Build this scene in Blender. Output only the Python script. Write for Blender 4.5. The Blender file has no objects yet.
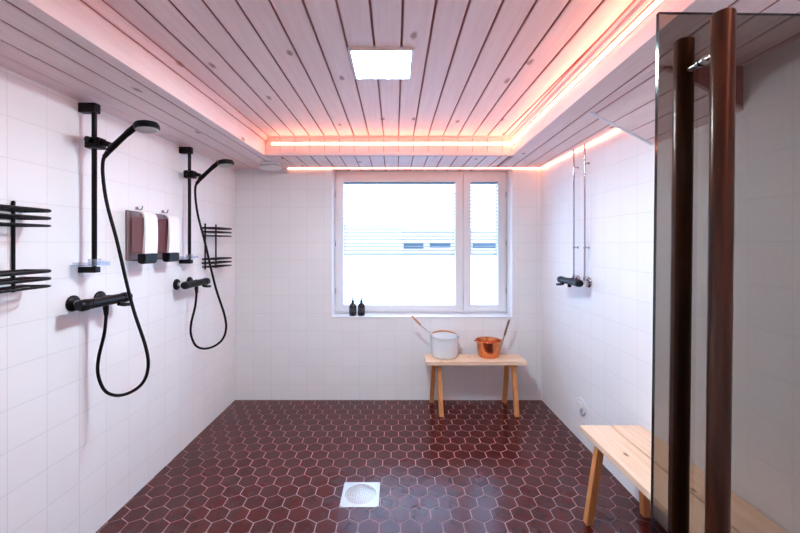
import bpy, bmesh, math, random
from mathutils import Vector, Matrix
random.seed(5)
C = bpy.context.scene.collection
PI = math.pi
F, CX, CY, H = 375.0, 395.0, 243.5, 1.39        # focal length in pixels, vanishing point, eye height

# ------------------------------------------------------------------ helpers
def srgb(r, g, b):
    f = lambda c: (c/255)/12.92 if c/255 <= .04045 else ((c/255+.055)/1.055)**2.4
    return (f(r), f(g), f(b), 1)

def obj(name, bm, mats, parent=None, smooth=False, loc=None):
    me = bpy.data.meshes.new(name)
    bmesh.ops.recalc_face_normals(bm, faces=bm.faces[:])
    bm.to_mesh(me); bm.free()
    for m in (mats if isinstance(mats, (list, tuple)) else [mats]):
        me.materials.append(m)
    if smooth:
        me.shade_smooth()
        try: me.set_sharp_from_angle(angle=math.radians(38))
        except Exception: pass
    o = bpy.data.objects.new(name, me)
    C.objects.link(o)
    if parent: o.parent = parent
    if loc: o.location = loc
    return o

def tag(o, label=None, cat=None, group=None, kind=None):
    if label: o['label'] = label
    if cat: o['category'] = cat
    if group: o['group'] = group
    if kind: o['kind'] = kind
    return o

def empty(name, loc=(0, 0, 0), rot=(0, 0, 0)):
    o = bpy.data.objects.new(name, None); C.objects.link(o)
    o.location = loc; o.rotation_euler = rot; o.empty_display_size = .05
    return o

def copy_tree(o, parent=None):
    c = o.copy(); C.objects.link(c)
    if parent: c.parent = parent
    for ch in list(o.children): copy_tree(ch, c)
    return c

def box(bm, x0, x1, y0, y1, z0, z1, bev=0, mi=0, seg=2):
    v = [bm.verts.new(p) for p in ((x0,y0,z0),(x1,y0,z0),(x1,y1,z0),(x0,y1,z0),(x0,y0,z1),(x1,y0,z1),(x1,y1,z1),(x0,y1,z1))]
    fs = [bm.faces.new([v[i] for i in q]) for q in ((0,3,2,1),(4,5,6,7),(0,1,5,4),(1,2,6,5),(2,3,7,6),(3,0,4,7))]
    for f in fs: f.material_index = mi
    if bev:
        es = list({e for f in fs for e in f.edges})
        r = bmesh.ops.bevel(bm, geom=es, offset=bev, segments=seg, profile=.6, affect='EDGES')
        for f in r['faces']: f.material_index = mi
    return v

def prism(bm, pts, axis, a, b, mi=0, shear=0.0):
    """extrude a closed 2-D outline along an axis from a to b. axis 'x': pts (y,z); 'y': pts (x,z); 'z': pts (x,y)"""
    def P(p, t):
        if axis == 'x': return (t, p[0], p[1])
        if axis == 'y': return (p[0]+shear*t, t, p[1])
        return (p[0], p[1], t)
    A = [bm.verts.new(P(p, a)) for p in pts]; B = [bm.verts.new(P(p, b)) for p in pts]
    n = len(pts); fs = [bm.faces.new(A), bm.faces.new(B[::-1])]
    for i in range(n): fs.append(bm.faces.new((A[i], A[(i+1) % n], B[(i+1) % n], B[i])))
    for f in fs: f.material_index = mi
    return fs

def frame_of(d):
    d = d.normalized(); up = Vector((0, 0, 1)) if abs(d.z) < .9 else Vector((1, 0, 0))
    a = d.cross(up).normalized(); return a, d.cross(a).normalized()

def tube(bm, pts, r, n=12, mi=0, cap=True):
    pts = [Vector(p) for p in pts]; rs = r if isinstance(r, (list, tuple)) else [r]*len(pts)
    rings = []; a = None
    for i, p in enumerate(pts):
        d = (pts[min(i+1, len(pts)-1)] - pts[max(i-1, 0)]).normalized()
        if a is None: a, b = frame_of(d)
        else:
            a = (a - d*a.dot(d)).normalized(); b = d.cross(a)
        rings.append([bm.verts.new(p + (a*math.cos(2*PI*k/n) + b*math.sin(2*PI*k/n))*rs[i]) for k in range(n)])
    for i in range(len(rings)-1):
        for k in range(n):
            f = bm.faces.new((rings[i][k], rings[i][(k+1) % n], rings[i+1][(k+1) % n], rings[i+1][k])); f.material_index = mi
    if cap:
        f = bm.faces.new(rings[0][::-1]); f.material_index = mi
        f = bm.faces.new(rings[-1]); f.material_index = mi

def smooth_path(pts, n=8):
    P = [Vector(p) for p in pts]; P = [P[0]*2-P[1]] + P + [P[-1]*2-P[-2]]; out = []
    for i in range(1, len(P)-2):
        for k in range(n):
            t = k/n
            out.append(.5*((2*P[i]) + (-P[i-1]+P[i+1])*t + (2*P[i-1]-5*P[i]+4*P[i+1]-P[i+2])*t*t + (-P[i-1]+3*P[i]-3*P[i+1]+P[i+2])*t**3))
    return out + [P[-2]]

def lathe(bm, prof, n=32, mi=0, M=None, close=True):
    """prof: (radius, height) list, turned about z; M: matrix placing it"""
    M = M or Matrix(); rings = []
    for r, h in prof:
        if r < 1e-6: rings.append([bm.verts.new(M @ Vector((0, 0, h)))])
        else: rings.append([bm.verts.new(M @ Vector((r*math.cos(2*PI*k/n), r*math.sin(2*PI*k/n), h))) for k in range(n)])
    for A, B in zip(rings, rings[1:]):
        for k in range(n):
            k2 = (k+1) % n
            if len(A) == 1 and len(B) == 1: continue
            if len(A) == 1: f = bm.faces.new((A[0], B[k], B[k2]))
            elif len(B) == 1: f = bm.faces.new((A[k], A[k2], B[0]))
            else: f = bm.faces.new((A[k], A[k2], B[k2], B[k]))
            f.material_index = mi
    if close:
        for R in (rings[0], rings[-1]):
            if len(R) > 1:
                f = bm.faces.new(R); f.material_index = mi

def aim(p, d):
    """matrix placing a lathe at p with its axis along d"""
    return Matrix.Translation(Vector(p)) @ Vector(d).to_track_quat('Z', 'Y').to_matrix().to_4x4()

# ------------------------------------------------------------------ materials
def mat(name, col, rough=.5, metal=0, spec=.5, coat=0, bump=None):
    m = bpy.data.materials.new(name); m.use_nodes = True
    nt = m.node_tree; p = nt.nodes['Principled BSDF']
    p.inputs['Base Color'].default_value = col if len(col) == 4 else (*col, 1)
    p.inputs['Roughness'].default_value = rough; p.inputs['Metallic'].default_value = metal
    p.inputs['Specular IOR Level'].default_value = spec; p.inputs['Coat Weight'].default_value = coat
    # a little surface variation so that nothing is a flat synthetic colour
    n = nt.nodes.new('ShaderNodeTexNoise'); n.inputs['Scale'].default_value = 60; n.inputs['Detail'].default_value = 3
    g = nt.nodes.new('ShaderNodeNewGeometry'); nt.links.new(g.outputs['Position'], n.inputs['Vector'])
    mr = nt.nodes.new('ShaderNodeMapRange'); mr.inputs['To Min'].default_value = max(rough-.05, .01); mr.inputs['To Max'].default_value = min(rough+.05, 1)
    nt.links.new(n.outputs['Fac'], mr.inputs['Value']); nt.links.new(mr.outputs['Result'], p.inputs['Roughness'])
    return m

def emit(name, col, s):
    m = bpy.data.materials.new(name); m.use_nodes = True; nt = m.node_tree; nt.nodes.clear()
    e = nt.nodes.new('ShaderNodeEmission'); e.inputs['Color'].default_value = (*col[:3], 1); e.inputs['Strength'].default_value = s
    o = nt.nodes.new('ShaderNodeOutputMaterial'); nt.links.new(e.outputs[0], o.inputs[0]); return m

def thin_glass(name, tint, gloss=.08, rough=.0, diffuse=None, dmix=0):
    m = bpy.data.materials.new(name); m.use_nodes = True; nt = m.node_tree; nt.nodes.clear(); N = nt.nodes.new; L = nt.links.new
    t = N('ShaderNodeBsdfTransparent'); t.inputs[0].default_value = (*tint, 1)
    g = N('ShaderNodeBsdfGlossy'); g.inputs['Roughness'].default_value = rough; g.inputs['Color'].default_value = (1, 1, 1, 1)
    fr = N('ShaderNodeLayerWeight'); fr.inputs['Blend'].default_value = .5       # Schlick's curve from the facing term, the same on both faces
    pw = N('ShaderNodeMath'); pw.operation = 'POWER'; pw.inputs[1].default_value = 5; L(fr.outputs['Facing'], pw.inputs[0])
    sc = N('ShaderNodeMath'); sc.operation = 'MULTIPLY_ADD'; sc.inputs[1].default_value = .9*gloss; sc.inputs[2].default_value = .04*gloss; L(pw.outputs[0], sc.inputs[0])
    mx = N('ShaderNodeMixShader'); L(sc.outputs[0], mx.inputs[0])
    base = t
    if diffuse:
        d = N('ShaderNodeBsdfDiffuse'); d.inputs[0].default_value = diffuse
        m2 = N('ShaderNodeMixShader'); m2.inputs[0].default_value = dmix; L(t.outputs[0], m2.inputs[1]); L(d.outputs[0], m2.inputs[2]); base = m2
    L(base.outputs[0], mx.inputs[1]); L(g.outputs[0], mx.inputs[2])
    o = N('ShaderNodeOutputMaterial'); L(mx.outputs[0], o.inputs[0]); return m

def wall_tile(name, axis):
    """white glazed square tiles with faint joints; axis: which world axis runs along the wall"""
    m = bpy.data.materials.new(name); m.use_nodes = True; nt = m.node_tree; N = nt.nodes.new; L = nt.links.new
    p = nt.nodes['Principled BSDF']
    g = N('ShaderNodeNewGeometry'); s = N('ShaderNodeSeparateXYZ'); L(g.outputs['Position'], s.inputs[0])
    c = N('ShaderNodeCombineXYZ')
    au = N('ShaderNodeMath'); au.operation = 'ADD'; au.inputs[1].default_value = {'X': 1.57, 'Y': .1712+1.57}[axis]; L(s.outputs[axis], au.inputs[0])
    az = N('ShaderNodeMath'); az.operation = 'ADD'; az.inputs[1].default_value = .0174+.157*6; L(s.outputs['Z'], az.inputs[0])
    L(au.outputs[0], c.inputs[0]); L(az.outputs[0], c.inputs[1])
    b = N('ShaderNodeTexBrick'); b.offset = 0; b.squash = 1
    b.inputs['Scale'].default_value = 1; b.inputs['Brick Width'].default_value = .157; b.inputs['Row Height'].default_value = .157
    b.inputs['Mortar Size'].default_value = .0021; b.inputs['Mortar Smooth'].default_value = .3
    b.inputs['Color1'].default_value = (.86, .86, .875, 1); b.inputs['Color2'].default_value = (.88, .88, .895, 1)
    b.inputs['Mortar'].default_value = (.775, .775, .785, 1)
    L(c.outputs[0], b.inputs['Vector']); L(b.outputs['Color'], p.inputs['Base Color'])
    n = N('ShaderNodeTexNoise'); n.inputs['Scale'].default_value = 5; L(g.outputs['Position'], n.inputs['Vector'])
    mm = N('ShaderNodeMath'); mm.operation = 'MULTIPLY_ADD'; mm.inputs[1].default_value = -1; L(b.outputs['Fac'], mm.inputs[0])
    ns = N('ShaderNodeMath'); ns.operation = 'MULTIPLY'; ns.inputs[1].default_value = .8; L(n.outputs['Fac'], ns.inputs[0]); L(ns.outputs[0], mm.inputs[2])
    bu = N('ShaderNodeBump'); bu.inputs['Strength'].default_value = .38; bu.inputs['Distance'].default_value = .002
    L(mm.outputs[0], bu.inputs['Height']); L(bu.outputs[0], p.inputs['Normal'])
    p.inputs['Roughness'].default_value = .34; p.inputs['Specular IOR Level'].default_value = .15
    return m

def wood(name, c1, c2, axis='Y', knot=None, rough=.55, scale=1.0, knots=2.2, board=None):
    """straight grain along an axis with sparse knots"""
    m = bpy.data.materials.new(name); m.use_nodes = True; nt = m.node_tree; N = nt.nodes.new; L = nt.links.new
    p = nt.nodes['Principled BSDF']; p.inputs['Roughness'].default_value = rough
    tc = N('ShaderNodeTexCoord'); mp = N('ShaderNodeMapping')
    st = {'X': (.06, 1, 1), 'Y': (1, .06, 1), 'Z': (1, 1, .06)}[axis]
    mp.inputs['Scale'].default_value = [scale*s for s in st]; L(tc.outputs['Object'], mp.inputs[0])
    n = N('ShaderNodeTexNoise'); n.inputs['Scale'].default_value = 55; n.inputs['Detail'].default_value = 6; n.inputs['Distortion'].default_value = .4
    L(mp.outputs[0], n.inputs['Vector'])
    r = N('ShaderNodeValToRGB'); r.color_ramp.elements[0].position = .32; r.color_ramp.elements[1].position = .68
    r.color_ramp.elements[0].color = c1; r.color_ramp.elements[1].color = c2; L(n.outputs['Fac'], r.inputs[0])
    out = r.outputs[0]
    if knot:
        k = N('ShaderNodeMapping'); k.inputs['Scale'].default_value = [1 if s == 1 else .45 for s in st]; L(tc.outputs['Object'], k.inputs[0])
        v = N('ShaderNodeTexVoronoi'); v.inputs['Scale'].default_value = knots; v.inputs['Randomness'].default_value = 1; v.voronoi_dimensions = '2D'
        sx = N('ShaderNodeSeparateXYZ'); cx = N('ShaderNodeCombineXYZ'); a2 = N('ShaderNodeMath'); a2.operation = 'ADD'; L(k.outputs[0], sx.inputs[0])
        if axis == 'Y': L(sx.outputs[0], a2.inputs[0]); L(sx.outputs[2], a2.inputs[1]); L(a2.outputs[0], cx.inputs[0]); L(sx.outputs[1], cx.inputs[1])
        else: L(sx.outputs[1], a2.inputs[0]); L(sx.outputs[2], a2.inputs[1]); L(a2.outputs[0], cx.inputs[1]); L(sx.outputs[0], cx.inputs[0])
        L(cx.outputs[0], v.inputs['Vector'])
        wn = N('ShaderNodeTexNoise'); wn.inputs['Scale'].default_value = 30; L(tc.outputs['Object'], wn.inputs['Vector'])
        ad = N('ShaderNodeMath'); ad.operation = 'MULTIPLY_ADD'; ad.inputs[1].default_value = .045; L(wn.outputs['Fac'], ad.inputs[0]); L(v.outputs['Distance'], ad.inputs[2])
        kr = N('ShaderNodeMapRange'); kr.inputs['From Min'].default_value = .045; kr.inputs['From Max'].default_value = .075
        kr.inputs['To Min'].default_value = 1; kr.inputs['To Max'].default_value = 0; L(ad.outputs[0], kr.inputs['Value'])
        mx = N('ShaderNodeMix'); mx.data_type = 'RGBA'; L(kr.outputs[0], mx.inputs[0]); L(out, mx.inputs[6]); mx.inputs[7].default_value = knot
        out = mx.outputs[2]
    L(out, p.inputs['Base Color'])
    b = N('ShaderNodeBump'); b.inputs['Strength'].default_value = .12; b.inputs['Distance'].default_value = .001; L(n.outputs['Fac'], b.inputs['Height']); L(b.outputs[0], p.inputs['Normal'])
    return m

M_tx = wall_tile('white_tile_back', 'X'); M_ty = wall_tile('white_tile_side', 'Y')
M_black = mat('matt_black', (.002, .002, .003), .36, spec=.2)
M_hose = mat('black_hose', (.002, .002, .003), .42, spec=.18)
M_rack = mat('black_wire', (.002, .003, .006), .45, spec=.2)
M_chrome = mat('chrome', (.42, .41, .43), .16, 1)
M_steel = mat('brushed_steel', (.62, .64, .66), .28, 1)
M_white = mat('white_paint', (.80, .80, .82), .4)
M_plastic = mat('white_plastic', (.84, .84, .85), .3)
M_enamel = mat('white_enamel', (.80, .83, .86), .15, coat=.5)
M_nozzle = mat('grey_spray_face', (.42, .41, .40), .4)
M_ceil = wood('whitewashed_pine', (.87, .665, .64, 1), (.93, .745, .72, 1), 'Y', knot=(.42, .25, .21, 1), knots=3.2)
M_ceilx = wood('whitewashed_pine_plain', (.87, .665, .64, 1), (.93, .745, .72, 1), 'X')
M_groove = mat('bare_pine_and_shadow_gap', srgb(182, 118, 110), .7)
M_pine = wood('pale_pine', srgb(230, 194, 162), srgb(245, 216, 190), 'X', knot=srgb(140, 84, 50), knots=5.5)
M_leg = wood('golden_pine', srgb(190, 125, 70), srgb(214, 150, 92), 'Z')
M_handlew = wood('dark_stained_wood', srgb(54, 30, 16), srgb(98, 57, 31), 'Z', rough=.28)
M_grip = wood('grip_wood', srgb(190, 120, 70), srgb(215, 150, 100), 'X', rough=.45)
M_browngrip = wood('brown_grip', srgb(110, 72, 48), srgb(140, 98, 68), 'Z', rough=.45)
M_copper = mat('copper', (.80, .30, .13), .20, 1)
M_grout = mat('pale_grout', srgb(162, 136, 140), .8)
M_bottle = mat('black_bottle', (.010, .010, .014), .18)

# floor tile: dark oxblood, slightly mottled, semi-gloss
M_tile = mat('oxblood_tile', srgb(74, 26, 26), .22, spec=.46)
nt = M_tile.node_tree; p = nt.nodes['Principled BSDF']
g = nt.nodes.new('ShaderNodeNewGeometry'); n = nt.nodes.new('ShaderNodeTexNoise'); n.inputs['Scale'].default_value = 9; n.inputs['Detail'].default_value = 4
nt.links.new(g.outputs['Position'], n.inputs['Vector'])
r = nt.nodes.new('ShaderNodeValToRGB'); r.color_ramp.elements[0].position = .35; r.color_ramp.elements[1].position = .7
r.color_ramp.elements[0].color = srgb(66, 16, 15); r.color_ramp.elements[1].color = srgb(82, 22, 21)
nt.links.new(n.outputs['Fac'], r.inputs[0]); nt.links.new(r.outputs[0], p.inputs['Base Color'])

M_pane = thin_glass('window_glass', (.97, .98, .98), .8)
M_smoke = thin_glass('smoked_glass', (.56, .53, .50), 1.0)
M_smokeplastic = thin_glass('smoked_plastic', (.66, .58, .60), .8, .08, (.16, .09, .10, 1), .14)
M_clear = thin_glass('clear_plastic', (.86, .90, .96), 1.2, .05, (.7, .78, .9, 1), .18)
M_liquid = mat('rose_liquid_bag', srgb(242, 186, 190), .35)
# frosted film of the lower panes
M_frost = bpy.data.materials.new('frosted_film'); M_frost.use_nodes = True
nt = M_frost.node_tree; nt.nodes.clear()
a = nt.nodes.new('ShaderNodeBsdfTranslucent'); a.inputs[0].default_value = (.93, .96, .98, 1)
b = nt.nodes.new('ShaderNodeBsdfTransparent'); mx = nt.nodes.new('ShaderNodeMixShader'); mx.inputs[0].default_value = .25
o = nt.nodes.new('ShaderNodeOutputMaterial')
nt.links.new(a.outputs[0], mx.inputs[1]); nt.links.new(b.outputs[0], mx.inputs[2]); nt.links.new(mx.outputs[0], o.inputs[0])

LED_COL = (1.0, .36, .22)
M_led = emit('warm_red_led', LED_COL, 38)
M_led2 = emit('warm_red_led_dim', (1.0, .36, .22), 12)
M_panel = emit('cool_white_panel', (.73, .90, 1.0), 185)

# ------------------------------------------------------------------ the room
YB = 3.331; YF = -.9; ZS = 2.0605; ZC = 2.209
kL, kR = .01333, -.008
XL = lambda y: -1.465 + kL*y
XR = lambda y: 1.3276 + kR*y
T = .25

bm = bmesh.new(); prism(bm, [(-1.465, -.05), (-1.465-T, -.05), (-1.465-T, 2.45), (-1.465, 2.45)], 'y', YF-T, YB+T+.05, shear=kL)
tag(obj('wall_left', bm, M_ty), kind='structure')
bm = bmesh.new(); prism(bm, [(1.3276, -.05), (1.3276+T, -.05), (1.3276+T, 2.45), (1.3276, 2.45)], 'y', YF-T, YB+T+.05, shear=kR)
tag(obj('wall_right', bm, M_ty), kind='structure')
WX0, WX1, WZ0 = -.566, 1.046, .738
bm = bmesh.new()
box(bm, -1.7, WX0, YB, YB+T, -.05, 2.45); box(bm, WX1, 1.6, YB, YB+T, -.05, 2.45); box(bm, WX0, WX1, YB, YB+T, -.05, WZ0)
box(bm, WX0, WX1, YB, YB+T, 2.10, 2.45); box(bm, WX0, WX1, 3.512, YB+T, ZS+.0005, 2.10)
tag(obj('wall_back', bm, M_tx), kind='structure')
bm = bmesh.new(); box(bm, -1.75, 1.65, YF-T, YF, -.05, 2.45)
tag(obj('wall_front', bm, M_tx), kind='structure')

# floor: pointed hexagon tiles standing a hair above their grout
W6 = .1042; R6 = W6/math.sqrt(3); DX0, DX1, DY0, DY1 = -.292, -.087, 1.974, 2.178
bm = bmesh.new(); box(bm, -1.7, 1.6, YF-.05, YB+.02, -.05, -.0016, mi=1)
k = -1
while True:
    y = 3.281 - k*1.5*R6
    if y < YF-.06: break
    for j in range(-17, 17):
        x = -.026 + (W6/2 if k % 2 else 0) + j*W6
        if x < XL(y)-.09 or x > XR(y)+.09 or y > YB+.05: continue
        rr = R6 - .0024; vt = []; vb = []
        for q in range(6):
            a = PI/6 + q*PI/3
            cx, cy = x+rr*math.cos(a), min(y+rr*math.sin(a), YB+.01)
            vt.append(bm.verts.new((x+(cx-x)*.975, y+(cy-y)*.975, 0))); vb.append(bm.verts.new((cx, cy, -.002)))
        bm.faces.new(vt)
        for q in range(6): bm.faces.new((vt[q], vb[q], vb[(q+1) % 6], vt[(q+1) % 6]))
    k += 1
tag(obj('floor', bm, [M_tile, M_grout]), kind='structure')

# ceiling boards
def boards(bm, edges, y0, y1, z, shear=0, gap=.008, th=.018, bev=.0035):
    for a, b in zip(edges, edges[1:]):
        x0, x1 = a+gap/2, b-gap/2
        fs = prism(bm, [(x0, z+th), (x0, z+bev), (x0+bev, z), (x1-bev, z), (x1, z+bev), (x1, z+th)], 'y', y0, y1, 0, shear)
        for q in (2, 6): fs[q].material_index = 1           # bare tongue inside the groove
    e0, e1 = edges[0], edges[-1]
    prism(bm, [(e0+.012, z+th*.7), (e1-.012, z+th*.7), (e1-.012, z+th+.01), (e0+.012, z+th+.01)], 'y', y0, y1, 1, shear)

ph = -.877; kFR = .036
FL = lambda y: -1.028 + kL*y            # face of the left fascia
FR = lambda y: .790 + kFR*y             # face of the right fascia
YS = 2.857                              # face of the rear fascia
ce = tag(empty('ceiling'), kind='structure')
bm = bmesh.new()
e = [ph+.113*i for i in range(-2, 18)]
boards(bm, e, YF, YS+.05, ZC)
box(bm, -1.75, 1.65, YF-T, YB+T, ZC+.03, ZC+.09, mi=1)
obj('ceiling_boards', bm, [M_ceil, M_groove], ce)
bm = bmesh.new()                        # lowered boards, left
boards(bm, [-1.435-.11, -1.435, -1.32, -1.202, -1.092, -1.028+.0030], YF, YB+.0, ZS, kL)
obj('soffit', bm, [M_ceil, M_groove], ce)
bm = bmesh.new()                        # lowered boards, rear (run on over the window recess)
boards(bm, [-.99]+[ph+.113*i for i in range(0, 16)]+[.885], YS, YB, ZS)
boards(bm, [WX0-.004]+[ph+.113*i for i in range(3, 17)]+[WX1+.004], YB, YB+.2, ZS)
obj('soffit', bm, [M_ceil, M_groove], ce)
bm = bmesh.new()                        # lowered boards, right
b0 = .876-1.9*kFR
boards(bm, [.790-.0030, b0-.002, b0+.104, b0+.217, b0+.330, b0+.443, b0+.556, b0+.669], YF, YB, ZS, kFR)
obj('soffit', bm, [M_ceil, M_groove], ce)

bm = bmesh.new(); prism(bm, [(-1.028, ZS-.0005), (-1.052, ZS-.0005), (-1.052, ZC+.01), (-1.028, ZC+.01)], 'y', YF, YS+.02, shear=kL)
obj('fascia', bm, M_ceil, ce)
bm = bmesh.new(); prism(bm, [(.790, ZS-.0005), (.815, ZS-.0005), (.815, ZC+.01), (.790, ZC+.01)], 'y', YF, YS+.02, shear=kFR)
obj('fascia', bm, M_ceil, ce)
bm = bmesh.new()
xs = [FL(YS)]+[ph+.113*i for i in range(0, 16)]+[FR(YS)]
for a, b in zip(xs, xs[1:]):
    box(bm, a+.002, b-.002, YS, YS+.015, ZS+.028, ZC+.01, bev=.002)
box(bm, xs[0], xs[-1], YS+.006, YS+.03, ZS, ZC+.01, mi=1)
box(bm, xs[0], xs[-1], YS-.006, YS+.016, ZS-.0005, ZS+.028, bev=.002)
obj('fascia', bm, [M_ceilx, M_groove], ce)
# slim mouldings where the fascias meet the ceiling
for (x, s, k) in ((-1.028, 1, kL), (.790, -1, kFR)):
    bm = bmesh.new()
    prism(bm, [(x, ZC-.034), (x+s*.008, ZC-.034), (x+s*.014, ZC-.026), (x+s*.016, ZC-.012), (x+s*.024, ZC-.006), (x+s*.030, ZC+.001), (x, ZC+.001)], 'y', YF, YS, shear=k)
    for z in (ZC-.0385, ZC-.0035): prism(bm, [(x+s*(.0 if z < ZC-.01 else .026), z), (x+s*(.0015 if z < ZC-.01 else .031), z), (x+s*(.0015 if z < ZC-.01 else .031), z+.0045), (x+s*(.0 if z < ZC-.01 else .026), z+.0045)], 'y', YF, YS, 1, shear=k)  # groove-coloured strips imitate the shadow gaps below and above the moulding
    obj('ceiling_moulding', bm, [M_ceil, M_groove], ce)
bm = bmesh.new()
prism(bm, [(YS, ZC-.012), (YS-.008, ZC-.012), (YS-.012, ZC+.001), (YS, ZC+.001)], 'x', FL(YS), FR(YS))
obj('ceiling_moulding', bm, M_ceilx, ce)

# cornices where soffit meets the walls
bm = bmesh.new()
prism(bm, [(-1.47, ZS-.020), (-1.458, ZS-.020), (-1.440, ZS-.010), (-1.415, ZS-.006), (-1.408, ZS+.002), (-1.47, ZS+.002)], 'y', YF, YB, shear=kL)
tag(obj('trim_1', bm, M_ceil), kind='structure')
bm = bmesh.new()
prism(bm, [(YB+.001, ZS-.010), (YB-.010, ZS-.010), (YB-.016, ZS+.002), (YB+.001, ZS+.002)], 'x', XL(YB), -.95)
tag(obj('trim_2', bm, M_ceilx), kind='structure')

# sloped boarded casing in the corner over the bench
CY0, CY1 = 1.417, 1.905
A = Vector((.992, ZS-.0)); B = Vector((1.332, 1.884)); d = (B-A).normalized(); nrm = Vector((d.y, -d.x))
if nrm.y > 0: nrm = -nrm
tot = (B-A).length
bx_ = tag(empty('boxed_casing'), kind='structure')
bm = bmesh.new(); cuts = [0, .028, .128, .228, .322, tot+.006]
for a, b in zip(cuts, cuts[1:]):
    a += .003; b -= .003
    P = lambda t, h: tuple(A + d*t - nrm*h)
    prism(bm, [P(a, .012), P(a, .003), P(a+.003, 0), P(b-.003, 0), P(b, .003), P(b, .012)], 'y', CY0, CY1-.001)
prism(bm, [tuple(A-nrm*.006+d*.002), tuple(B-nrm*.006), (1.332, ZS+.002), (A.x, ZS+.002)], 'y', CY0+.001, CY1-.002, mi=1)
obj('casing_boards', bm, [M_ceil, M_groove], bx_)
bm = bmesh.new()
prism(bm, [tuple(A+nrm*.002), tuple(A+d*(tot+.01)+nrm*.002), tuple(A+d*(tot+.01)-nrm*.02), tuple(A-nrm*.02)], 'y', CY1, CY1+.018)
obj('casing_edge_trim', bm, M_white, bx_)

# ------------------------------------------------------------------ window
win = tag(empty('window_1'), kind='structure')
Y0, Y1 = 3.50, 3.575                          # front and back of the casement
px = lambda x, y=Y0: (x-CX)/F*y
pz = lambda v, y=Y0: H-(v-CY)/F*y
def rect_frame(bm, x0, x1, z0, z1, l, r_, b, t, y0, y1, bev=.004):
    box(bm, x0, x0+l, y0, y1, z0, z1, bev); box(bm, x1-r_, x1, y0, y1, z0, z1, bev)
    box(bm, x0+l-.002, x1-r_+.002, y0, y1, z0, z0+b, bev); box(bm, x0+l-.002, x1-r_+.002, y0, y1, z1-t, z1, bev)
fx0, fx1, fz0, fz1 = WX0, WX1, .742, ZS
bm = bmesh.new()
rect_frame(bm, fx0, fx1, fz0, fz1, .018, .018, .016, .016, Y0, Y1+.01)
xm = px(463.0)
box(bm, xm-.012, xm+.012, Y0+.005, Y1+.01, fz0+.014, fz1-.014, .002)
obj('window_frame', bm, M_white, win)
sashes = []
for (a, b, g0, g1) in ((fx0+.019, xm-.004, 343.3, 455.3), (xm+.004, fx1-.019, 470.5, 497.8)):
    bm = bmesh.new()
    gx0, gx1 = px(g0, Y0), px(g1, Y0)
    gz0, gz1 = pz(304.8), pz(182)
    rect_frame(bm, a, b, fz0+.018, fz1-.018, gx0-a, b-gx1, gz0-fz0-.018, fz1-.018-gz1, Y0-.012, Y1, .004)
    s = obj('window_sash', bm, M_white, win)
    bm = bmesh.new(); box(bm, gx0-.005, gx1+.005, Y0+.008, Y0+.012, gz0-.005, gz1+.005)
    obj('window_pane', bm, M_pane, s)
    bm = bmesh.new(); zf = pz(255.2, Y0+.05); box(bm, gx0-.002, gx1+.002, Y1-.012, Y1-.008, gz0-.005, zf)
    obj('frosted_pane', bm, M_frost, s)
    sashes.append((gx0, gx1, gz0, gz1, zf))
for x in (fx0+.010, fx1-.010):
    for v in (194.4, 243, 290.7):
        bm = bmesh.new(); z = pz(v); lathe(bm, [(0, -.03), (.004, -.028), (.006, -.022), (.006, .022), (.004, .028), (0, .03)], 10, M=Matrix.Translation((x, Y0-.006, z)))
        obj('hinge', bm, M_steel, win, smooth=True)
bm = bmesh.new(); box(bm, WX0, WX1, YB-.004, YB+T, WZ0-.012, WZ0+.002, .001)
tag(obj('trim_3', bm, M_white), kind='structure')
bm = bmesh.new()
box(bm, WX0-.001, WX0+.004, YB-.002, Y0+.05, WZ0, ZS); box(bm, WX1-.004, WX1+.001, YB-.002, Y0+.05, WZ0, ZS)
tag(obj('trim_4', bm, M_white), kind='structure')

# blinds between the panes
M_slat = mat('grey_slat', (.12, .17, .20), .45)
M_rail = mat('grey_blue_rail', srgb(120, 150, 165), .4)
for i, (gx0, gx1, gz0, gz1, zf) in enumerate(sashes):
    t = empty('venetian_blind', ((gx0+gx1)/2, Y0+.036, gz1)); w = (gx1-gx0)/2-.004
    tag(t, ('wide' if i == 0 else 'narrow') + ' half-lowered blind with thin pale slats in the ' + ('large window sash' if i == 0 else 'small window sash'), 'blind', 'blinds between the window panes')
    bm = bmesh.new(); n = 20; dz = (gz1-zf-.02)/n
    for k in range(n):
        z = -.018-(k+.6)*dz
        prism(bm, [(-.0125, z-.0050), (0, z-.0010), (.0125, z+.0010), (.0125, z+.0022), (0, z+.0010), (-.0125, z-.0032)], 'x', -w, w)
    obj('slats', bm, M_slat, t)
    bm = bmesh.new(); box(bm, -w, w, -.014, .014, -.014, 0, .002); obj('head_rail', bm, M_rail, t)
    bm = bmesh.new(); box(bm, -w, w, -.011, .011, -(gz1-zf)-.002, -(gz1-zf)+.006, .002); obj('bottom_rail', bm, M_rail, t)
    for s in (-1, 1):
        bm = bmesh.new()
        for k in range(n): box(bm, s*(w-.006)-.006, s*(w-.006)+.006, -.016, -.013, -.018-(k+.6)*dz-.007, -.018-(k+.6)*dz+.005)
        tube(bm, [(s*(w-.004), -.0135, -.012), (s*(w-.004), -.0135, -(gz1-zf))], .0008, 5)
        obj('ladder_cord', bm, M_rail, t)

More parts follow.
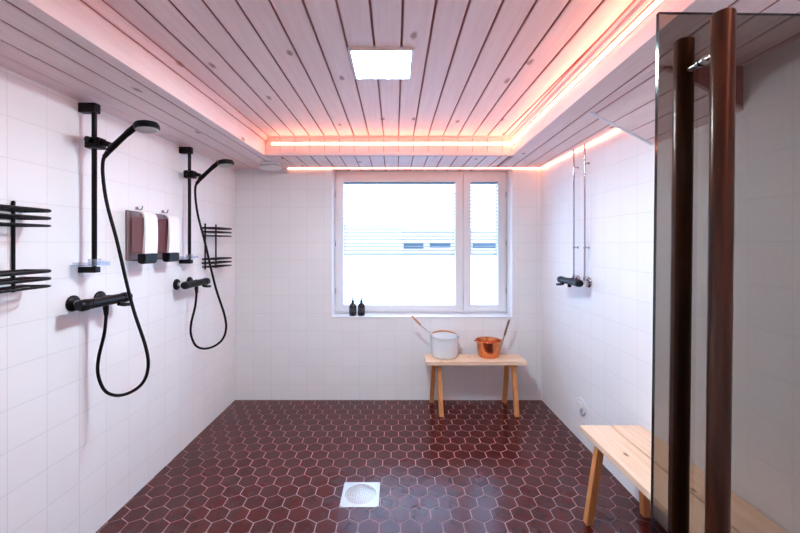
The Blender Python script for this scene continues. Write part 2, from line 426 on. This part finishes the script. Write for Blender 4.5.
# outside
bm = bmesh.new(); box(bm, -40, 40, 4.2, 60, -1.2, -1.0)
tag(obj('ground', bm, mat('pale_snow', (.8, .82, .86), .8)), kind='structure')
M_fa = mat('pale_render', (.50, .42, .36), .8); M_snow = mat('snowy_roof', (.80, .82, .86), .8); M_dk = mat('dark_pane', (.03, .06, .08), .3)
def house(x0, x1, y, ztop, rects, label):
    t = empty('house', ((x0+x1)/2, y, -1.0)); w = (x1-x0)/2
    bm = bmesh.new(); box(bm, -w, w, 0, 5, 0, ztop+1.0); obj('house_wall', bm, M_fa, t)
    bm = bmesh.new(); prism(bm, [(-.3, ztop+1), (5.3, ztop+1), (5.3, ztop+1.12), (2.5, ztop+1.3), (-.3, ztop+1.12)], 'x', -w-.2, w+.2); obj('roof', bm, M_snow, t)
    for a, b, c, d in rects:
        bm = bmesh.new(); m_ = (x0+x1)/2; box(bm, a-m_, b-m_, -.03, .02, c+1, d+1); obj('house_window', bm, M_dk, t)
    tag(t, label, 'house', 'houses outside the window')
house(-7.0, .34, 19, 2.30, [], 'pale flat-topped house seen through the blind of the larger window pane')
house(.50, 11, 27, 2.35, [(.62, 2.05, 1.02, 1.42), (2.5, 4.0, 1.10, 1.42), (5.6, 7.4, 1.05, 1.40)], 'further pale house with dark windows seen through the window blind')

# ------------------------------------------------------------------ lights that belong to the room
def led(name_label, bm, m, ch=None, grp='red LED strips along the ceiling edges'):
    t = empty('led_strip'); obj('diffuser', bm, m, t)
    if ch: obj('channel', ch, M_chan, t)
    tag(t, name_label, 'light strip', grp); return t
M_chan = mat('white_channel', (.8, .72, .70), .4)
bm = bmesh.new(); ch = bmesh.new(); prism(bm, [(.790-.002, 2.142), (.790-.0075, 2.142), (.790-.0075, 2.157), (.790-.002, 2.157)], 'y', YF+.02, YS-.02, shear=kFR)
for z in (2.140, 2.1572): prism(ch, [(.7895, z), (.790-.0045, z), (.790-.0045, z+.0018), (.7895, z+.0018)], 'y', YF+.02, YS-.02, shear=kFR)
led('glowing light strip along the right side of the raised ceiling recess', bm, M_led, ch)
bm = bmesh.new(); ch = bmesh.new(); prism(bm, [(YS-.002, 2.142), (YS-.0075, 2.142), (YS-.0075, 2.157), (YS-.002, 2.157)], 'x', px(272, YS), FR(YS)-.012)
for z in (2.140, 2.1572): prism(ch, [(YS+.0005, z), (YS-.0045, z), (YS-.0045, z+.0018), (YS+.0005, z+.0018)], 'x', px(272, YS), FR(YS)-.012)
led('glowing light strip on the fascia of the ceiling recess facing the camera', bm, M_led, ch)
bm = bmesh.new(); prism(bm, [(YB-.003, ZS-.008), (YB-.010, ZS-.007), (YB-.010, ZS-.002), (YB-.003, ZS-.001)], 'x', px(287, YB), XR(YB)-.02)
led('thin glowing strip along the top of the window wall', bm, M_led2)
bm = bmesh.new(); prism(bm, [(1.3276-.004, ZS-.011), (1.3276-.015, ZS-.009), (1.3276-.015, ZS-.003), (1.3276-.004, ZS-.001)], 'y', CY1+.03, YB-.02, shear=kR)
led('thin glowing strip above the two chrome pipes on the side wall', bm, M_led2)

t = empty('ceiling_light', (-.058, 1.7055, ZC)); tag(t, 'square cool white light panel in the wood ceiling', 'ceiling light')
bm = bmesh.new(); rect = (.140, .142)
for (x0, x1, y0, y1) in ((-rect[0], -.126, -rect[1], rect[1]), (.126, rect[0], -rect[1], rect[1]), (-.126, .126, -rect[1], -.129), (-.126, .126, .129, rect[1])):
    box(bm, x0, x1, y0, y1, -.012, .002, .002)
box(bm, -.132, .132, -.134, .134, -.004, .016)
obj('light_frame', bm, M_white, t)
bm = bmesh.new(); box(bm, -.126, .126, -.129, .129, -.010, -.0042); obj('diffuser', bm, M_panel, t)

# air valve on the left rear soffit corner
t = empty('air_valve', (px(270.5, 3.13), 3.13, ZS)); tag(t, 'round white air valve under the boards in the rear corner', 'air valve')
bm = bmesh.new(); lathe(bm, [(0, 0), (.078, 0), (.082, -.006), (.078, -.016), (.060, -.020), (0, -.020)], 36); obj('valve_ring', bm, M_plastic, t, smooth=True)
bm = bmesh.new(); lathe(bm, [(.02, -.020), (.056, -.028), (.088, -.036), (.090, -.043), (.084, -.048), (0, -.050)], 36, close=False); obj('valve_disc', bm, M_plastic, t, smooth=True)

# ------------------------------------------------------------------ showers (local frame: origin on the wall, x outwards, y along the wall)
def shower_rail():
    t = empty('shower_rail')
    bm = bmesh.new(); tube(bm, [(.062, 0, 1.262), (.062, 0, 2.03)], .0105, 20); obj('rail', bm, M_black, t, smooth=True)
    for z0, z1 in ((1.988, 2.032), (1.256, 1.284)):
        bm = bmesh.new(); box(bm, 0, .078, -.0175, .0175, z0, z1, .004); obj('bracket', bm, M_black, t, smooth=True)
    bm = bmesh.new(); box(bm, .034, .100, -.026, .026, 1.824, 1.874, .007, seg=3); tube(bm, [(.085, 0, 1.857), (.135, 0, 1.843)], [.014, .012], 16)
    tube(bm, [(.062, -.020, 1.859), (.062, -.042, 1.859)], [.015, .013], 16)
    obj('slider', bm, M_black, t, smooth=True)
    bm = bmesh.new(); prism(bm, [(-.0, -.055), (.085, -.055), (.105, -.035), (.105, .035), (.085, .055), (0, .055)], 'z', 1.290, 1.294)
    for s in (-1, 1): box(bm, .01, .09, s*.055-.002, s*.055+.002, 1.290, 1.306)
    box(bm, .101, .105, -.034, .034, 1.290, 1.306)
    box(bm, .045, .080, -.018, .018, 1.288, 1.320, .003)
    obj('soap_dish', bm, M_clear, t)
    return t
HC = Vector((.305, .0, 1.925))          # centre of the spray face
def hand_shower():
    t = empty('hand_shower')
    a = Vector((.128, 0, 1.815)); b = HC + Vector((-.045, 0, .005)); fd = Vector((.10, 0, -1)).normalized()
    bm = bmesh.new(); tube(bm, smooth_path([a, a.lerp(b, .3)+Vector((0, 0, .002)), a.lerp(b, .7)+Vector((0, 0, .004)), b], 4), [.0135]*4+[.0125]*4+[.014]*4+[.018], 18); obj('handle', bm, M_black, t, smooth=True)
    bm = bmesh.new(); lathe(bm, [(0, -.022), (.030, -.021), (.047, -.015), (.052, -.004), (.052, .010), (.048, .014), (0, .014)], 40, M=aim(HC, fd)); obj('head', bm, M_black, t, smooth=True)
    bm = bmesh.new(); lathe(bm, [(.047, .0135), (.045, .0175), (0, .0185)], 40, M=aim(HC, fd), close=False)
    Mh = aim(HC, fd)
    for rad, cnt in ((.012, 6), (.024, 12), (.036, 18)):
        for q in range(cnt):
            c = Mh @ Vector((rad*math.cos(2*PI*q/cnt), rad*math.sin(2*PI*q/cnt), .018)); e_ = c + fd*.003
            tube(bm, [c, e_], .0018, 6)
    obj('spray_face', bm, M_nozzle, t, smooth=True)
    return t
def mixer(ros=None):
    t = empty('shower_mixer'); z = 1.122
    bm = bmesh.new(); tube(bm, [(.092, -.095, z), (.092, .095, z)], .0225, 28); obj('valve_body', bm, M_black, t, smooth=True)
    for s in (-1, 1):
        bm = bmesh.new(); lathe(bm, [(.0225, 0), (.0235, .003), (.0235, .045), (.0195, .052), (0, .053)], 28, M=aim((.092, s*.098, z), (0, s, 0)))
        for q in range(14):
            a = 2*PI*q/14; c = Vector((.092+.0235*math.cos(a), s*.102, z+.0235*math.sin(a))); tube(bm, [c, c+Vector((0, s*.038, 0))], .0016, 6)
        obj('knob', bm, M_black, t, smooth=True)
        bm = bmesh.new(); lathe(bm, [(.036, 0), (.036, .006), (.030, .013), (.017, .016)], 32, M=aim((.0005, s*.075, z), (1, 0, 0))); obj('rosette', bm, ros or M_black, t, smooth=True)
        bm = bmesh.new(); lathe(bm, [(.014, .012), (.014, .04), (.018, .042), (.018, .072)], 20, M=aim((0, s*.075, z), (1, 0, 0))); obj('union_nut', bm, M_steel if s < 0 else M_black, t, smooth=True)
    bm = bmesh.new(); tube(bm, [(.092, 0, z-.018), (.092, 0, z-.040)], .012, 16); obj('hose_outlet', bm, M_black, t, smooth=True)
    bm = bmesh.new(); tube(bm, smooth_path([(.110, .055, z-.022), (.118, .085, z-.030), (.122, .122, z-.034)], 4), [.010]*5+[.009]*4, 14); obj('lever', bm, M_black, t, smooth=True)
    return t
def hose(dy):
    # outline followed in the vertical plane of the riser, from the hand shower to the mixer outlet
    raw = [(106.5, 150), (103.5, 160), (103.3, 178), (107.5, 205), (117, 240), (128, 287), (135.3, 314), (146, 346), (148.7, 366), (143.5, 382), (131, 392), (116.5, 395.3), (104.8, 390.3), (98.2, 375), (98.6, 358), (104.2, 334.5), (107.4, 316), (107.8, 306)]
    n = len(raw); pts = []
    for i, (u, v) in enumerate(raw):
        y = 1.722 + .030*min(1, max(0, (i-2)/10)); X = (u-CX)/F*y; Z = H-(v-CY)/F*y
        pts.append((X-XL(1.722), y-1.722, Z))
    pts[0] = (.128, 0, 1.812)
    pts[-1] = (.092, .030, 1.088); pts[-2] = (.0925, .030, 1.05)
    t = empty('shower_hose')
    bm = bmesh.new(); P = smooth_path(pts, 9); tube(bm, P, .0072, 12); obj('hose_tube', bm, M_hose, t, smooth=True)
    for p, q in ((P[0], P[3]), (P[-1], P[-4])):
        bm = bmesh.new(); tube(bm, [p, Vector(p)+(Vector(q)-Vector(p)).normalized()*.032], [.0115, .0095], 16); obj('hose_nut', bm, M_black, t, smooth=True)
    return t
protos = [shower_rail(), hand_shower(), hose(0), mixer()]
names = [('black shower rail with clear soap dish nearest the camera', 'black shower rail with clear soap dish nearest the window wall', 'shower rail', 'black shower rails'),
         ('black hand shower angled up on the rail nearest the camera', 'black hand shower angled up on the rail nearest the window wall', 'hand shower', 'black hand showers'),
         ('black looping shower hose nearest the camera', 'black looping shower hose hanging in front of a wire rack', 'shower hose', 'black shower hoses'),
         ('black bar mixer tap with hose nearest the camera', 'black bar mixer tap with hose nearest the window wall', 'mixer tap', 'black mixer taps')]
angL = -math.atan(kL)
for pr, (l1, l2, c, g_) in zip(protos, names):
    off = .030 if c == 'mixer tap' else 0
    for i, y in enumerate((1.722, 2.50)):
        o = pr if i == 0 else copy_tree(pr)
        o.location = (XL(y+off), y+off, 0); o.rotation_euler = (0, 0, angL)
        tag(o, l1 if i == 0 else l2, c, g_)

# ------------------------------------------------------------------ wire racks
def rack():
    t = empty('wire_rack'); hw, dp = .122, .115
    def rim(z, r, flat):
        bm = bmesh.new()
        path = [(0.004, -hw, z), (dp-.02, -hw, z), (dp-.006, -hw+.006, z), (dp, -hw+.02, z), (dp, hw-.02, z), (dp-.006, hw-.006, z), (dp-.02, hw, z), (0.004, hw, z)]
        tube(bm, path, r, 8)
        tube(bm, [(0.004, -hw, z), (0.004, hw, z)], r, 8)
        return bm
    for zt in (1.516, 1.284):
        obj('basket_rim', rim(zt, .0066, 0), M_rack, t, smooth=True)
        obj('basket_rim', rim(zt-.029, .0062, 0), M_rack, t, smooth=True)
        bm = rim(zt-.058, .0046, 0)
        for k in range(9):
            y = -hw+.03*k if k else -hw; tube(bm, [(0.004, y, zt-.058), (dp, y, zt-.058)], .0016, 6)
        obj('basket_grid', bm, M_rack, t, smooth=True)
    for y in (-.082, .082):
        bm = bmesh.new(); tube(bm, [(.004, y, 1.206), (.004, y, 1.545)], .0058, 12); lathe(bm, [(0, 1.553), (.005, 1.550), (.0065, 1.545), (.0058, 1.54)], 12, M=Matrix.Translation((.004, y, 0)), close=False)
        obj('upright', bm, M_rack, t, smooth=True)
    return t
r1 = rack(); r2 = copy_tree(r1)
for o, y, l in ((r1, 1.334, 'black two-tier wire rack cut off by the edge of the picture'), (r2, 2.892, 'black two-tier wire rack behind a hose, near the window wall')):
    o.location = (XL(y)+.0015, y, 0 if o is r1 else -.010); o.rotation_euler = (0, 0, angL); tag(o, l, 'wire rack', 'black wire racks on the shower wall')

# ------------------------------------------------------------------ soap dispensers
def dispenser():
    t = empty('soap_dispenser'); w = .050
    bm = bmesh.new()
    prof = [(0, .018), (.070, .014), (.088, .018), (.094, .03), (.100, .10), (.102, .17), (.101, .225), (.094, .245), (.078, .256), (.04, .262), (.0, .268)]
    prism(bm, [(x, z) for x, z in prof], 'y', -w, w)
    bmesh.ops.bevel(bm, geom=[e for e in bm.edges if len({round(v.co.y, 3) for v in e.verts}) == 1], offset=.004, segments=2, affect='EDGES')
    obj('reservoir', bm, M_smokeplastic, t, smooth=True)
    bm = bmesh.new(); box(bm, .026, .092, -w+.006, w-.006, .050, .236, .014, seg=4); obj('liquid_bag', bm, M_liquid, t, smooth=True)
    bm = bmesh.new(); box(bm, .0, .012, -w+.004, w-.004, .020, .262, .003); obj('back_plate', bm, M_plastic, t)
    bm = bmesh.new()
    out = [(.093, .052), (.108, .052), (.112, .12), (.112, .18), (.109, .232), (.100, .252), (.084, .264), (.050, .2705), (.049, .265), (.078, .258), (.095, .246), (.1025, .226), (.1032, .17)]
    prism(bm, out, 'y', -w-.001, w+.001)
    obj('front_cover', bm, M_plastic, t, smooth=True)
    bm = bmesh.new()
    prism(bm, [(.066, .0505), (.066, .012), (.076, .002), (.098, 0), (.108, .008), (.111, .05)], 'y', -w-.001, w+.001)
    bmesh.ops.bevel(bm, geom=bm.edges[:], offset=.003, segments=2, affect='EDGES')
    obj('push_lever', bm, M_black, t, smooth=True)
    return t
d1 = dispenser(); d2 = copy_tree(d1)
for o, y, l in ((d1, 2.046, 'soap dispenser with smoky side and white front, nearest the camera'), (d2, 2.254, 'soap dispenser with smoky side and white front, beside the further shower rail')):
    o.scale = (1, 1, 1.08); o.location = (XL(y)+.001, y, 1.280); o.rotation_euler = (0, 0, angL); tag(o, l, 'soap dispenser', 'soap dispensers on the shower wall')
def hook():
    t = empty('wall_hook')
    bm = bmesh.new(); lathe(bm, [(.011, 0), (.011, .004), (.006, .006)], 16, M=aim((0, 0, 0), (1, 0, 0))); obj('hook_plate', bm, M_chrome, t, smooth=True)
    bm = bmesh.new(); tube(bm, smooth_path([(.004, 0, 0), (.018, 0, -.006), (.030, 0, -.002), (.034, 0, .014)], 4), .0035, 10); obj('hook_arm', bm, M_chrome, t, smooth=True)
    return t
h1 = hook(); h2 = copy_tree(h1)
for o, y, l in ((h1, 2.085, 'small chrome hook on the wall above the nearer soap dispenser'), (h2, 2.312, 'small chrome hook on the wall above the further soap dispenser')):
    o.location = (XL(y)+.0005, y, 1.585); o.rotation_euler = (0, 0, angL); tag(o, l, 'hook', 'small hooks above the dispensers')

# ------------------------------------------------------------------ mixer and pipes on the right wall
ym = 2.60
mx_ = mixer(M_chrome); mx_.scale = (1.06, -1, 1); mx_.location = (XR(ym), ym, .006); mx_.rotation_euler = (0, 0, PI-math.atan(kR))
tag(mx_, 'black bar mixer tap without a hose under two chrome pipes', 'mixer tap', 'black mixer taps')
for y, l in ((ym-.075, 'thin chrome riser pipe, the one nearer the glass door'), (ym+.075, 'thin chrome riser pipe, the one nearer the window')):
    x = XR(y)-.030
    t = empty('water_pipe', (x, y, 1.130)); tag(t, l, 'pipe', 'chrome riser pipes')
    bm = bmesh.new(); tube(bm, [(0, 0, .018), (0, 0, ZS-1.130+.002)], .0060, 12); obj('pipe_run', bm, M_chrome, t, smooth=True)
    bm = bmesh.new(); lathe(bm, [(.0105, 0), (.0105, .03)], 6, M=Matrix.Translation((0, 0, .008))); obj('pipe_nut', bm, M_chrome, t)
    for z in (.232, .80):
        bm = bmesh.new(); tube(bm, [(-.002, 0, z), (.0295, 0, z)], .0035, 8); tube(bm, [(0, 0, z-.006), (0, 0, z+.006)], .0092, 14); lathe(bm, [(.009, 0), (.009, .004)], 12, M=aim((.0255, 0, z), (1, 0, 0)))
        obj('pipe_clip', bm, M_chrome, t, smooth=True)

# round white cover low on the right wall
yv = 2.62; t = empty('service_cover', (XR(yv)-.0005, yv, .253)); t.rotation_euler = (0, 0, PI)
tag(t, 'round white plastic cover low on the side wall beyond the long bench', 'wall cover')
bm = bmesh.new(); lathe(bm, [(.056, 0), (.060, .004), (.058, .012), (.050, .016), (.040, .012), (0, .012)], 36, M=aim((0, 0, 0), (1, 0, 0))); obj('cover_plate', bm, M_plastic, t, smooth=True)
bm = bmesh.new(); lathe(bm, [(.034, .011), (.034, .022), (.030, .026), (0, .027)], 32, M=aim((0, 0, 0), (1, 0, 0)), close=False); obj('cover_button', bm, M_plastic, t, smooth=True)

# ------------------------------------------------------------------ floor drain
t = empty('floor_drain', ((DX0+DX1)/2, (DY0+DY1)/2, 0)); tag(t, 'square steel floor drain with a round perforated grate', 'floor drain')
hw = (DX1-DX0)/2; hd = (DY1-DY0)/2
bm = bmesh.new(); n = 48; O = []; I = []; I2 = []
for k in range(n):
    a = 2*PI*(k+.5)/n; c, s = math.cos(a), math.sin(a); m = max(abs(c), abs(s))
    O.append(bm.verts.new((hw*c/m, hd*s/m, .003))); I.append(bm.verts.new((.085*c, .085*s, .003))); I2.append(bm.verts.new((.085*c, .085*s, -.010)))
for k in range(n):
    k2 = (k+1) % n; bm.faces.new((O[k], O[k2], I[k2], I[k])); bm.faces.new((I[k], I[k2], I2[k2], I2[k]))
for s in (-1, 1):
    box(bm, s*hw-.001, s*hw+.001, -hd, hd, -.004, .003); box(bm, -hw, hw, s*hd-.001, s*hd+.001, -.004, .003)
M_drain = mat('drain_steel', (.70, .72, .73), .38, .6)
obj('drain_plate', bm, M_drain, t)
bm = bmesh.new(); lathe(bm, [(0, .0008), (.0815, .0008), (.0835, .0000), (.0835, -.004)], 48, close=False)
M_hole = mat('drain_hole', (.02, .02, .025), .6)
g_ = obj('grate', bm, M_drain, t, smooth=True)
bm = bmesh.new()
for rad, cnt in ((.010, 6), (.022, 12), (.034, 18), (.046, 25), (.058, 31), (.070, 38)):
    for q in range(cnt):
        a = 2*PI*q/cnt + rad*40; lathe(bm, [(.0023, .0009), (.0023, .0012), (0, .0012)], 8, M=Matrix.Translation((rad*math.cos(a), rad*math.sin(a), 0)), close=False)
o = obj('grate_holes', bm, M_hole, g_)

# ------------------------------------------------------------------ benches
def bench(L, Wd, Ht, spl, tf=.22, spr=None):
    t = empty('wooden_bench'); hl, hw = L/2, Wd/2; th = .030; wb = (Wd-.010)/2
    for s in (-1, 1):
        bm = bmesh.new(); a, b = sorted((s*.005, s*(.005+wb))); box(bm, -hl, hl, a, b, Ht-th, Ht, .003); obj('seat_board', bm, M_pine, t)
    for e in (-1, 1):
        for s in (-1, 1):       # s=-1 front leg, s=+1 rear leg: they pass side by side under the seat
            xi = -hl+ (.113 if s < 0 else .075) if e < 0 else hl-(.088 if s < 0 else .125)
            yt = s*hw*tf; yb = s*(hw+(spr if spr is not None and s > 0 else spl))
            xb = xi + (.006 if s < 0 else -.008)*(1 if e < 0 else -1)
            bm = bmesh.new(); w2, d2 = .0175, .0175
            vt = [bm.verts.new((xi+i*w2, yt+j*d2, Ht-th)) for i, j in ((-1, -1), (1, -1), (1, 1), (-1, 1))]
            vb = [bm.verts.new((xb+i*w2, yb+j*d2, 0)) for i, j in ((-1, -1), (1, -1), (1, 1), (-1, 1))]
            bm.faces.new(vt); bm.faces.new(vb[::-1])
            for k in range(4): bm.faces.new((vt[k], vb[k], vb[(k+1) % 4], vt[(k+1) % 4]))
            bmesh.ops.bevel(bm, geom=bm.edges[:], offset=.002, segments=1, affect='EDGES')
            obj('leg', bm, M_leg, t)
        bm = bmesh.new(); xc = -hl+.094 if e < 0 else hl-.106
        box(bm, xc-.036, xc+.036, -hw*.72, hw*.72, Ht-th-.022, Ht-th+.001, .002); obj('cross_batten', bm, M_leg, t)
    return t
bs = bench(.82, .215, .43, .025); bs.location = (.664, 3.150, 0); tag(bs, 'small pine bench under the window carrying the two buckets', 'bench')
bl = bench(1.12, .325, .43, .018, .72, -.022); bl.location = (1.143, 1.983-.56, 0); bl.rotation_euler = (0, 0, -PI/2-math.atan(kR)); tag(bl, 'long pale pine bench against the side wall, partly behind the glass door', 'bench')

# ------------------------------------------------------------------ buckets
SZ = .4305
def bucket_profile(rb, rt, h, th=.003, rnd=.012):
    return [(0, 0), (rb-rnd, 0), (rb-rnd*.3, rnd*.3), (rb+(rt-rb)*.04, rnd), (rb+(rt-rb)*.5, h*.5), (rt, h-.004), (rt+.004, h-.003), (rt+.005, h+.001), (rt+.003, h+.004), (rt-.001, h+.003), (rt-th, h-.003), (rb+(rt-rb)*.5-th, h*.5), (rb-th, rnd), (rb-rnd, th), (0, th)]
t = empty('enamel_bucket', (.422, 3.195, SZ)); tag(t, 'white enamel bucket with a wooden carrying handle folded over its rim', 'bucket')
bm = bmesh.new(); lathe(bm, bucket_profile(.112, .115, .172, rnd=.022), 48); obj('bucket_body', bm, M_enamel, t, smooth=True)
bm = bmesh.new(); P = [(-.119*math.cos(a), +.119*math.sin(a)*.97, .166+.022*math.sin(a)) for a in [PI*k/24 for k in range(25)]]
tube(bm, P[2:-2], [.004+.003*math.sin(PI*k/20) for k in range(21)], 10); obj('carrying_handle', bm, M_grip, t, smooth=True)
for s in (-1, 1):
    bm = bmesh.new(); tube(bm, [(s*.112, -.002, .160), (s*.124, -.002, .160)], .008, 12); tube(bm, [P[0], P[2]] if s < 0 else [P[-1], P[-3]], .0028, 8); obj('handle_ear', bm, M_steel, t, smooth=True)
t = empty('sauna_ladle', (.36, 3.19, SZ+.01)); tag(t, 'ladle with a wooden grip leaning out of the white bucket', 'ladle')
# stem from inside the bucket, over the rim, to the grip tip
def W(u, v, y): return Vector(((u-CX)/F*y, y, H-(v-CY)/F*y))
org = Vector((.36, 3.19, SZ+.01))
tip = W(411.8, 316.0, 3.17)-org; mid = W(421.0, 325.2, 3.175)-org; rim = W(431.5, 334, 3.185)-org; low = Vector((.42, 3.195, SZ+.045))-org
bm = bmesh.new(); tube(bm, [tip, tip.lerp(mid, .15), tip.lerp(mid, .7), mid], [.006, .0085, .0085, .006], 12); obj('grip', bm, M_grip, t, smooth=True)
bm = bmesh.new(); tube(bm, [mid, rim, rim.lerp(low, .85)], .0042, 10); obj('stem', bm, M_steel, t, smooth=True)
bm = bmesh.new(); lathe(bm, [(0, -.018), (.020, -.014), (.034, .000), (.038, .018), (.036, .018), (.032, .002), (.018, -.011), (0, -.015)], 28, M=Matrix.Translation(low-Vector((0, 0, .005)))); obj('bowl', bm, M_steel, t, smooth=True)

t = empty('copper_bucket', (.795, 3.190, SZ)); tag(t, 'small tapered copper bucket with a tall brown handle at its side', 'bucket')
bm = bmesh.new(); lathe(bm, bucket_profile(.084, .104, .138, rnd=.008), 48)
M_c2 = M_copper; o = obj('bucket_body', bm, M_c2, t, smooth=True)
bm = bmesh.new(); prism(bm, [(-.104, -.014), (-.122, -.008), (-.122, .008), (-.104, .014)], 'z', .132, .140); obj('rim_ear', bm, M_copper, t)
lo = Vector((.098, .012, .045)); hi = W(509.4, 319.5, 3.19)-Vector((.795, 3.19, SZ))
bm = bmesh.new(); q = lambda f: lo.lerp(hi, f)
tube(bm, [q(.48), q(.54), q(.9), q(1)], [.0055, .008, .0085, .006], 12); obj('side_handle', bm, M_browngrip, t, smooth=True)
bm = bmesh.new(); tube(bm, [q(0), q(.25), q(.5)], [.008, .006, .0055], 10); obj('handle_bracket', bm, mat('pale_brass', (.75, .50, .36), .3, 1), t, smooth=True)

# ------------------------------------------------------------------ bottles on the sill
def bottle():
    t = empty('pump_bottle')
    bm = bmesh.new(); lathe(bm, [(0, 0), (.028, 0), (.032, .004), (.0325, .078), (.030, .094), (.020, .108), (.011, .116), (.011, .122), (0, .122)], 28); obj('bottle_body', bm, M_bottle, t, smooth=True)
    bm = bmesh.new(); lathe(bm, [(.013, .119), (.0135, .136), (.006, .139), (.004, .141), (.004, .150), (.009, .151), (.009, .158), (0, .159)], 20)
    tube(bm, [(0, 0, .1545), (.012, -.012, .1545), (.022, -.020, .151)], .0035, 8); obj('pump', bm, M_black, t, smooth=True)
    bm = bmesh.new(); 
    R = .0329; n = 10; vs = []
    for k in range(n+1):
        a = -PI/2 + (k/n-.5)*1.7; vs.append((bm.verts.new((R*math.cos(a), R*math.sin(a), .030)), bm.verts.new((R*math.cos(a), R*math.sin(a), .074))))
    for k in range(n): bm.faces.new((vs[k][0], vs[k+1][0], vs[k+1][1], vs[k][1]))
    obj('bottle_sticker', bm, mat('grey_print', (.045, .05, .055), .5), t, smooth=True)
    return t
b1 = bottle(); b2 = copy_tree(b1)
for o, x, l in ((b1, -.3815, 'black pump bottle on the window sill, left one of the pair'), (b2, -.3035, 'black pump bottle on the window sill, right one of the pair')):
    o.location = (x, 3.385, WZ0+.0023); tag(o, l, 'bottle', 'pump bottles on the window sill')

# ------------------------------------------------------------------ glass door in front
GY = .75
dr = empty('door_1', (.504, GY, 0), (0, .0115, 0)); tag(dr, 'smoked glass door with tall round handles in the foreground', 'door', kind='structure')
bm = bmesh.new(); box(bm, 0, .800, -.004, .004, .012, 1.851)
for f in bm.faces:
    if len({round(v.co.y, 4) for v in f.verts}) > 1: f.material_index = 1
obj('glass_panel', bm, [M_smoke, mat('polished_dark_edge', (.012, .016, .018), .12)], dr)
for yy, nm in ((-.046, 'wooden pull pole on the near side'), (.050, 'wooden pull pole behind the glass')):
    bm = bmesh.new(); lathe(bm, [(0, .20), (.0170, .20), (.0185, .203), (.0185, 1.821), (.0170, 1.824), (0, 1.824)], 40, M=Matrix.Translation((.0915, yy, 0)))
    p_ = obj('pull_handle', bm, M_handlew, dr, smooth=True); p_['label'] = nm
for z in (.32, 1.755):
    bm = bmesh.new(); tube(bm, [(.0915, -.046, z), (.0915, .050, z)], .0062, 14)
    for s in (-1, 1): tube(bm, [(.0915, s*.0045, z), (.0915, s*.007, z)], .0085, 18)
    obj('handle_bolt', bm, M_steel, dr, smooth=True)
for z in (.25, 1.60):
    bm = bmesh.new(); box(bm, .735, .808, -.012, .012, z, z+.09, .003); tube(bm, [(.812, 0, z-.005), (.812, 0, z+.095)], .010, 16); obj('door_hinge', bm, M_steel, dr, smooth=True)

# ------------------------------------------------------------------ daylight
w = bpy.data.worlds.new('sky'); bpy.context.scene.world = w; w.use_nodes = True
nt = w.node_tree; bg = nt.nodes['Background']
tc = nt.nodes.new('ShaderNodeTexCoord'); sp = nt.nodes.new('ShaderNodeSeparateXYZ'); nt.links.new(tc.outputs['Generated'], sp.inputs[0])
rp = nt.nodes.new('ShaderNodeValToRGB'); rp.color_ramp.elements[0].position = 0; rp.color_ramp.elements[0].color = (.52, .70, 1, 1)
rp.color_ramp.elements[1].position = .9; rp.color_ramp.elements[1].color = (.42, .62, 1, 1)
nt.links.new(sp.outputs['Z'], rp.inputs[0]); nt.links.new(rp.outputs[0], bg.inputs['Color'])
bg.inputs['Strength'].default_value = 6.4
L = bpy.data.lights.new('window_portal', 'AREA'); L.shape = 'RECTANGLE'; L.size = 1.6; L.size_y = 1.3; L.cycles.is_portal = True
lo_ = bpy.data.objects.new('window_portal', L); C.objects.link(lo_); lo_.location = ((WX0+WX1)/2, YB+.30, 1.40); lo_.rotation_euler = (-PI/2, 0, 0)

# ------------------------------------------------------------------ camera
cam = bpy.data.cameras.new('camera'); cam.sensor_width = 36; cam.lens = F/800*36
cam.shift_x = (400-CX)/800; cam.shift_y = -(266.5-CY)/800; cam.clip_start = .02
co = bpy.data.objects.new('camera', cam); C.objects.link(co); co.location = (0, 0, H); co.rotation_euler = (PI/2, 0, 0)
s = bpy.context.scene; s.camera = co
s.view_settings.view_transform = 'Standard'; s.view_settings.look = 'None'; s.view_settings.gamma = 1; s.view_settings.use_curve_mapping = False
s.view_settings.exposure = 0.10
s.cycles.max_bounces = 12; s.cycles.diffuse_bounces = 6; s.cycles.transparent_max_bounces = 16
s.cycles.use_denoising = True
